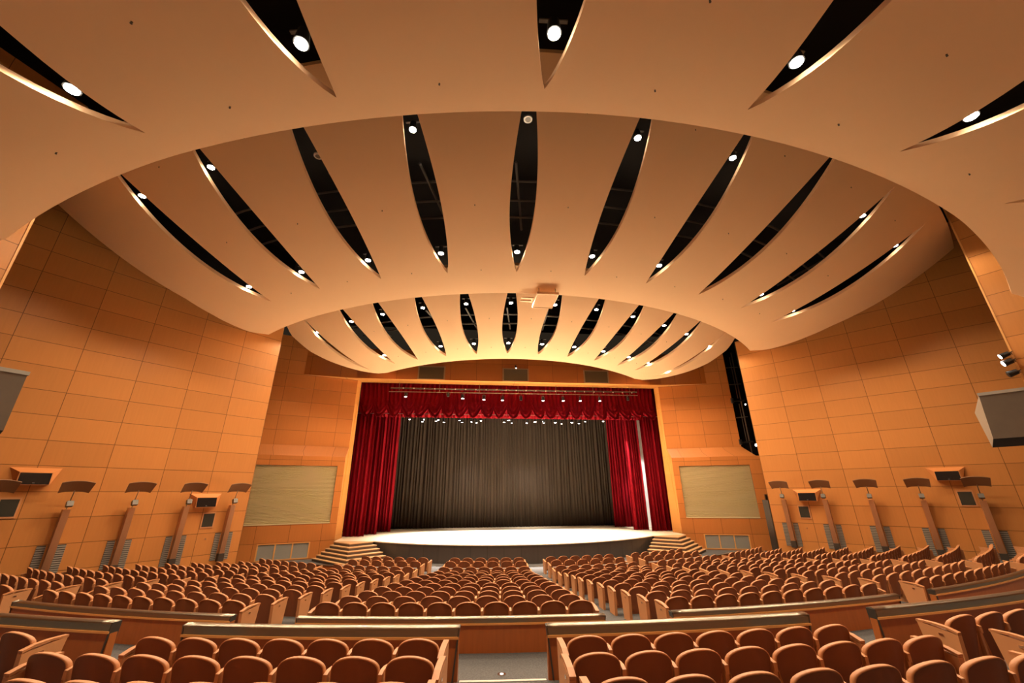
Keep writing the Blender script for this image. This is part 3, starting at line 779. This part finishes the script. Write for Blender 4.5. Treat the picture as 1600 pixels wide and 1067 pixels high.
def make_vent():
    root = empty('wall_vent', (0, 0, 0))
    mb = MB(); mb.box((0, -.005, .6), (.24, .01, 1.2)); mb.build('backing', 'grille_dark', root)
    mb = MB()
    for k in range(15): mb.box((0, -.02, .04+k*.078), (.24, .03, .045))
    mb.build('slats', 'grille', root)
    remember(root); return root
col0, vent0 = make_column(), make_vent(); c_used = v_used = False
POS = ['nearest the stage', '2nd from the stage', '3rd from the stage', '4th from the stage', '5th from the stage', '6th from the stage']
for s, side in ((-1, 'left'), (1, 'right')):
    for k in range(6):
        u = .83 + 1.96*k
        r = col0 if not c_used else copy_tree(col0); c_used = True
        p, ang = wall_frame(s, u, ZC); r.location = p; r.rotation_euler = (0, 0, ang)
        tag(r, 'bronze column uplight with bowed plate on the %s wall, %s' % (side, POS[k]), 'wall light', 'column uplights on the side walls')
        for d in (-.27, .27):
            r = vent0 if not v_used else copy_tree(vent0); v_used = True
            p, ang = wall_frame(s, u+d, Z(-2.92)); r.location = p; r.rotation_euler = (0, 0, ang)
            tag(r, 'narrow slatted vent %s of the %s wall column %s' % ('on the rear side' if d > 0 else 'on the stage side', side, POS[k]), 'vent', 'slatted vents beside the wall columns')
for s, side in ((-1, 'left'), (1, 'right')):
    for k, (u, zt_, near) in enumerate(((2.02, .08, 'near the stage'), (7.85, 1.02, 'further back'))):
        p, ang = wall_frame(s, u, Z(zt_)); root = empty('wall_monitor', p, ang)
        tag(root, 'black screen in a flared wood hood on the %s wall, %s' % (side, near), 'monitor', 'monitors in wood hoods')
        W, w_, h = .68, .43, .62; yo = -.32
        A = [(-W, 0, 0), (W, 0, 0), (w_*.98, 0, -h), (-w_*.98, 0, -h)]; B = [(-w_, yo+.06, -.17), (w_, yo+.06, -.17), (w_, yo, -h), (-w_, yo, -h)]
        mb = MB(); mb.add(A+B, [(0, 1, 5, 4), (1, 2, 6, 5), (3, 0, 4, 7), (2, 3, 7, 6), (4, 5, 6, 7)]); mb.build('hood', 'hood_wood', root)
        mb = MB(); f = lambda t, q: Vector(((1-t)*-w_+t*w_, yo+.06-.06*q-.012, -.17-(h-.17)*q))
        mb.add([f(.03, .05), f(.97, .05), f(.97, .95), f(.03, .95)], [(0, 1, 2, 3)]); mb.build('screen', 'screen', root)
        mb = MB(); mb.box((0, yo-.012, -h+.07), (.06, .006, .012)); mb.build('badge', 'nosing', root)
    for k, (u, z, near) in enumerate(((1.67, -1.12, 'under the front monitor'), (8.2, -.38, 'under the rear monitor'))):
        p, ang = wall_frame(s, u, Z(z)); root = empty('wall_speaker', p, ang)
        tag(root, 'small framed dark speaker grille on the %s wall, %s' % (side, near), 'speaker')
        mb = MB(); mb.box((0, -.015, 0), (.56, .03, .70)); mb.build('frame', 'arm_wood', root)
        mb = MB(); mb.box((0, -.033, 0), (.46, .01, .58)); mb.build('cloth', 'cloth_grille', root)
    p, ang = wall_frame(s, 1.6, Z(-1.95)); root = empty('wall_sensor', p, ang); tag(root, 'tiny chrome sensor low on the %s wall' % side, 'sensor')
    mb = MB(); mb.tube((0, 0, 0), (0, -.05, 0), .05, 12, .03); mb.build('body', 'chrome', root)
# loudspeaker cabinets on the nearer walls
for s, side in ((-1, 'left'), (1, 'right')):
    root = empty('loudspeaker', (s*17.4, 14.0, Z(1.9))); tag(root, 'large cloth-covered loudspeaker cabinet hanging high on the %s wall' % side, 'loudspeaker')
    d = Vector((s*.50, -.866, 0)); nn = Vector((s*.866, .50, 0))     # along the wall to the rear, outward
    off = Vector((s*17.42, 14.0, 0)) - root.location
    def P(u, o, z): q = off + d*u + nn*o; return (q.x, q.y, Z(z)-root.location.z)
    L = 3.4
    # front-top, front-bottom (leans in), back
    A = [P(0, 0, 3.62), P(-.13, .48, 1.92), *((P(-.26, .66, 1.60), P(-.34, .46, 3.0)) if s > 0 else (P(-.10, .74, 1.62), P(-.08, .5, 3.1)))]
    B = [P(L, 0, 3.62), P(L, .48, 1.92), P(L, .74, 1.62), P(L, .5, 3.1)]
    mb = MB(); mb.add(A+B, [(0, 1, 5, 4)]); mb.build('cloth_front', 'cabinet_cloth', root)
    mb = MB(); mb.add(A+B, [(0, 3, 2, 1), (4, 5, 6, 7), (3, 7, 6, 2), (0, 4, 7, 3)]); mb.build('body', 'cabinet_side', root)
    mb = MB(); mb.add(A+B, [(1, 2, 6, 5)]); mb.build('underside', 'black', root)
    mb = MB(); mb.add([P(1.35, -.02, 3.6), P(1.43, -.02, 3.6), P(1.43, .46, 1.94), P(1.35, .46, 1.94)], [(0, 1, 2, 3)]); mb.build('seam', 'cabinet_side', root)
    mb = MB(); mb.add([P(-.03, -.03, 3.60), P(-.03, -.03, 3.72), P(-.03, .7, 3.72), P(-.03, .7, 3.60), P(L, -.03, 3.60), P(L, -.03, 3.72), P(L, .7, 3.72), P(L, .7, 3.60)], [(0, 1, 5, 4), (1, 2, 6, 5), (0, 3, 2, 1), (0, 4, 7, 3)]); mb.build('top_rail', 'grille', root)
for i, (z, r, glow) in enumerate(((5.05, .13, 'lamp_glow_far'), (4.75, .15, 'lamp_glow_far'), (4.3, .15, 'black'))):
    small_spot('spotlight', (17.9, 13.0, Z(z)), (5, 26, 2), '%s spotlight clamped to the edge of the right near wall, %s' % (('small lit', 'lit', 'black unlit')[i], ('topmost', 'middle', 'lowest')[i]), None, r*.85, glow, (18.1, 12.86, Z(z)))

# ------------------------------------------------------------------ seats
HW = .258; WRAP = .080
def arch(n=14, zlow=.13, inset=0):
    """half-rounded back outline: list of (x, z)"""
    hw = HW-inset; pts = [(-hw, zlow+inset), (-hw, .34)]
    for i in range(n+1):
        u = -math.cos(math.pi*i/n)
        pts.append((hw*u, .610 + (.150-inset)*max(0, 1-abs(u)**2.0)**.52))
    pts += [(hw, .34), (hw, zlow+inset)]
    return pts
TILT = .16
def loft(layers, cap0=True, cap1=True):
    """layers: list of (outline, y); outlines share their point count"""
    n = len(layers[0][0]); V = []; Fc = []
    for pts, y in layers:
        for x, z in pts: V.append((x, y + (.76-z)*TILT + WRAP*(abs(x)/HW)**2, z))
    for k in range(len(layers)-1):
        for i in range(n): Fc.append((k*n+i, k*n+(i+1) % n, (k+1)*n+(i+1) % n, (k+1)*n+i))
    if cap0: Fc.append(tuple(range(n)))
    if cap1:          # bowed cap: strips between the mirrored halves of the outline
        b = (len(layers)-1)*n; mid = []
        for i in range(n//2):
            l, r = V[b+i], V[b+n-1-i]
            for q in (1/3, 2/3):
                x = l[0]+(r[0]-l[0])*q; z = l[2]+(r[2]-l[2])*q
                V.append((x, layers[-1][1] + (.76-z)*TILT + WRAP*(abs(x)/HW)**2, z))
            mid.append((b+i, len(V)-2, len(V)-1, b+n-1-i))
        for p, q in zip(mid, mid[1:]):
            for j in range(3): Fc.append((p[j], q[j], q[j+1], p[j+1]))
        if n % 2: Fc.append((mid[-1][0], b+n//2, mid[-1][3], mid[-1][2], mid[-1][1]))
    return V, Fc
def back_geo(n): return loft([(arch(n, inset=.014), -.026), (arch(n, inset=.004), -.030), (arch(n), -.014), (arch(n, inset=.001), .022), (arch(n, inset=.014), .045), (arch(n, inset=.05), .062)], cap0=False)
def shell_geo(n): return loft([(arch(n, inset=.014), -.026), (arch(n, inset=.02), -.020)], cap0=False, cap1=True)
def cushion_geo():
    V = []; Fc = []; rows = [(.20, .075), (.185, .15), (.26, .215), (.46, .175), (.56, .12), (.545, .055)]
    xs = (-.235, -.21, 0, .21, .235)
    for z, y in rows:
        for i, x in enumerate(xs): V.append((x, y + (.02 if i in (1, 2, 3) else -.01) + .04, z))
    m = len(xs)
    for r in range(len(rows)-1):
        for i in range(m-1): Fc.append((r*m+i, r*m+i+1, (r+1)*m+i+1, (r+1)*m+i))
    Fc += [tuple(r*m for r in range(len(rows))), tuple(r*m+m-1 for r in range(len(rows)))[::-1], (0, (len(rows)-1)*m, (len(rows)-1)*m+4, 4)]
    return V, Fc
def arm_geo(x=.284, w=.042):
    mb = MB()
    # pad: curved along its length, then the slim support under it
    P = [(.05, .50), (.05, .585), (.13, .605), (.24, .60), (.37, .575), (.37, .535), (.24, .555), (.12, .55)]
    mb.prism(P, 0, x-w/2, x+w/2)
    mb.prism([(.07, 0), (.07, .54), (.30, .545), (.24, .2), (.20, 0)], 0, x-.02, x+.02)
    return mb
def panel_mb(x, s):
    mb = MB(); mb.prism([(-.03, 0), (-.05, .54), (.44, .60), (.34, 0)], 0, x-.035, x+.035); return mb
def fixed(name, V, Fc, m, parent, smooth):
    mb = MB(); mb.add(V, Fc); return mb.build(name, m, parent, smooth)
def seat_proto(kind):
    """kind: mid / left / right / both = which ends carry an end panel"""
    root = empty('theatre_seat', (0, 0, 0))
    o = fixed('backrest', *back_geo(14), 'tan_leather', root, True)
    for e in o.data.edges: pass
    fixed('back_shell', *shell_geo(14), 'tan_leather_shaded', o, True)
    c = fixed('seat_cushion', *cushion_geo(), 'tan_leather', root, True)
    if kind != 'right': arm_geo().build('armrest', 'arm_wood', root)
    for s, nm in ((-1, 'left'), (1, 'right')):
        if kind == nm:
            p = panel_mb(s*.30, s).build('end_panel', 'arm_wood', root)
            mb = MB(); mb.prism([(-.05, .545), (-.055, .575), (.08, .612), (.25, .625), (.45, .62), (.45, .592), (.25, .60), (.08, .585)], 0, s*.30-.036, s*.30+.036); mb.build('arm_pad', 'tan_leather', p)
            mb = MB(); mb.box((s*.338, .16, .50), (.012, .05, .03)); mb.build('aisle_light', 'chrome', p)
    remember(root); return root
SEATS = []
P_ = .57
def row(R, z, a0, a1, block, rowname, fit=True):
    arc_l = R_(a1-a0)*R; n = max(1, int(arc_l/P_ + .06)); da = (a1-a0)/n
    for i in range(n):
        a = a0 + da*(i+.5)
        kind = 'left' if i == 0 else ('right' if i == n-1 else 'mid')
        SEATS.append(dict(a=a, R=R, z=z, kind=kind, lab='tan-brown theatre seat, %s from left, %s, %s block' % (ORD(i+1), rowname, block), grp='theatre seats'))
BLK = [(-36.9, -26.7, 'outer left', 11), (-24.4, -14.2, 'middle left', 13), (-11.55, -1.35, 'inner left', 13), (1.3, 11.4, 'inner right', 13), (14.0, 24.2, 'middle right', 13), (26.7, 36.9, 'outer right', 11)]
for k in range(13):
    for a0, a1, nm, lim in BLK:
        if k < lim: row(32.65-k, FRONT_Z[k], a0, a1, nm, '%s row ahead of cross aisle' % ORD(k+1))
d0 = math.degrees(P_/36.17)
BR = [(0, [(-23.2, -14.65), (-12.3, -5.98), (-3.5, 2.78), (5.4, 15.3)]), (1, [(-23.9, -15.1), (-13.1, -5.86), (-3.62, 3.5), (5.6, 15.5)]), (2, [(-24, -15.4), (-13.6, -5.85), (-3.58, 4.0), (6.2, 15.8)])]
for k, bl in BR:
    R, zt_ = BACK[k]
    for (a0, a1), nm in zip(bl, ('far left', 'left', 'right', 'far right')):
        row(R, Z(zt_)-SEAT_H, a0, a1, nm, '%s row behind the cross aisle' % ORD(k+1))
def seat_xf(s): return pol(s['a'], s['R'] , s['z']), R_(s['a'])
def in_view(s):
    p, _ = seat_xf(s); x, y, w_ = project(p+Vector((0, 0, .7)))
    return w_ > .5 and -45 < x < 1645 and y < 1100
vis = [s for s in SEATS if in_view(s)]
vis.sort(key=lambda s: (seat_xf(s)[0]-Vector((CX, 0, ZC))).length)
solo, rest = vis[:300], vis[300:]
protos = {}
for s in solo:
    k = s['kind']
    if k not in protos: protos[k] = r = seat_proto(k)
    else: r = copy_tree(protos[k])
    p, rz = seat_xf(s); r.location = p; r.rotation_euler = (0, 0, rz)
    tag(r, s['lab'], 'seat', s['grp'])
# the further seats: one object
V, Fc, MI = [], [], []
bg = back_geo(8); sg = shell_geo(8); cg = cushion_geo(); am = arm_geo(); pl = {s: panel_mb(s*.30, s) for s in (-1, 1)}
def push(geo, mi, p, rz):
    c_, s_ = math.cos(rz), math.sin(rz); n = len(V)
    for v in geo[0]: V.append((p.x + c_*v[0] - s_*v[1], p.y + s_*v[0] + c_*v[1], p.z + v[2]))
    for f in geo[1]: Fc.append(tuple(i+n for i in f)); MI.append(mi)
for s in rest:
    p, rz = seat_xf(s)
    push(bg, 0, p, rz); push(sg, 1, p, rz); push(cg, 0, p, rz)
    if s['kind'] != 'right': push((am.v, am.f), 2, p, rz)
    for q, nm in ((-1, 'left'), (1, 'right')):
        if s['kind'] == nm: push((pl[q].v, pl[q].f), 2, p, rz)
o = link('distant_seats', V, Fc, mats=['tan_leather', 'tan_leather_shaded', 'arm_wood'], midx=MI)
bm = bmesh.new(); bm.from_mesh(o.data); bmesh.ops.recalc_face_normals(bm, faces=bm.faces); bm.to_mesh(o.data); bm.free()
tag(o, 'hundreds of further tan-brown theatre seats filling the rows towards the stage', 'seats', None, 'stuff')
print('seats', len(SEATS), 'in view', len(vis))
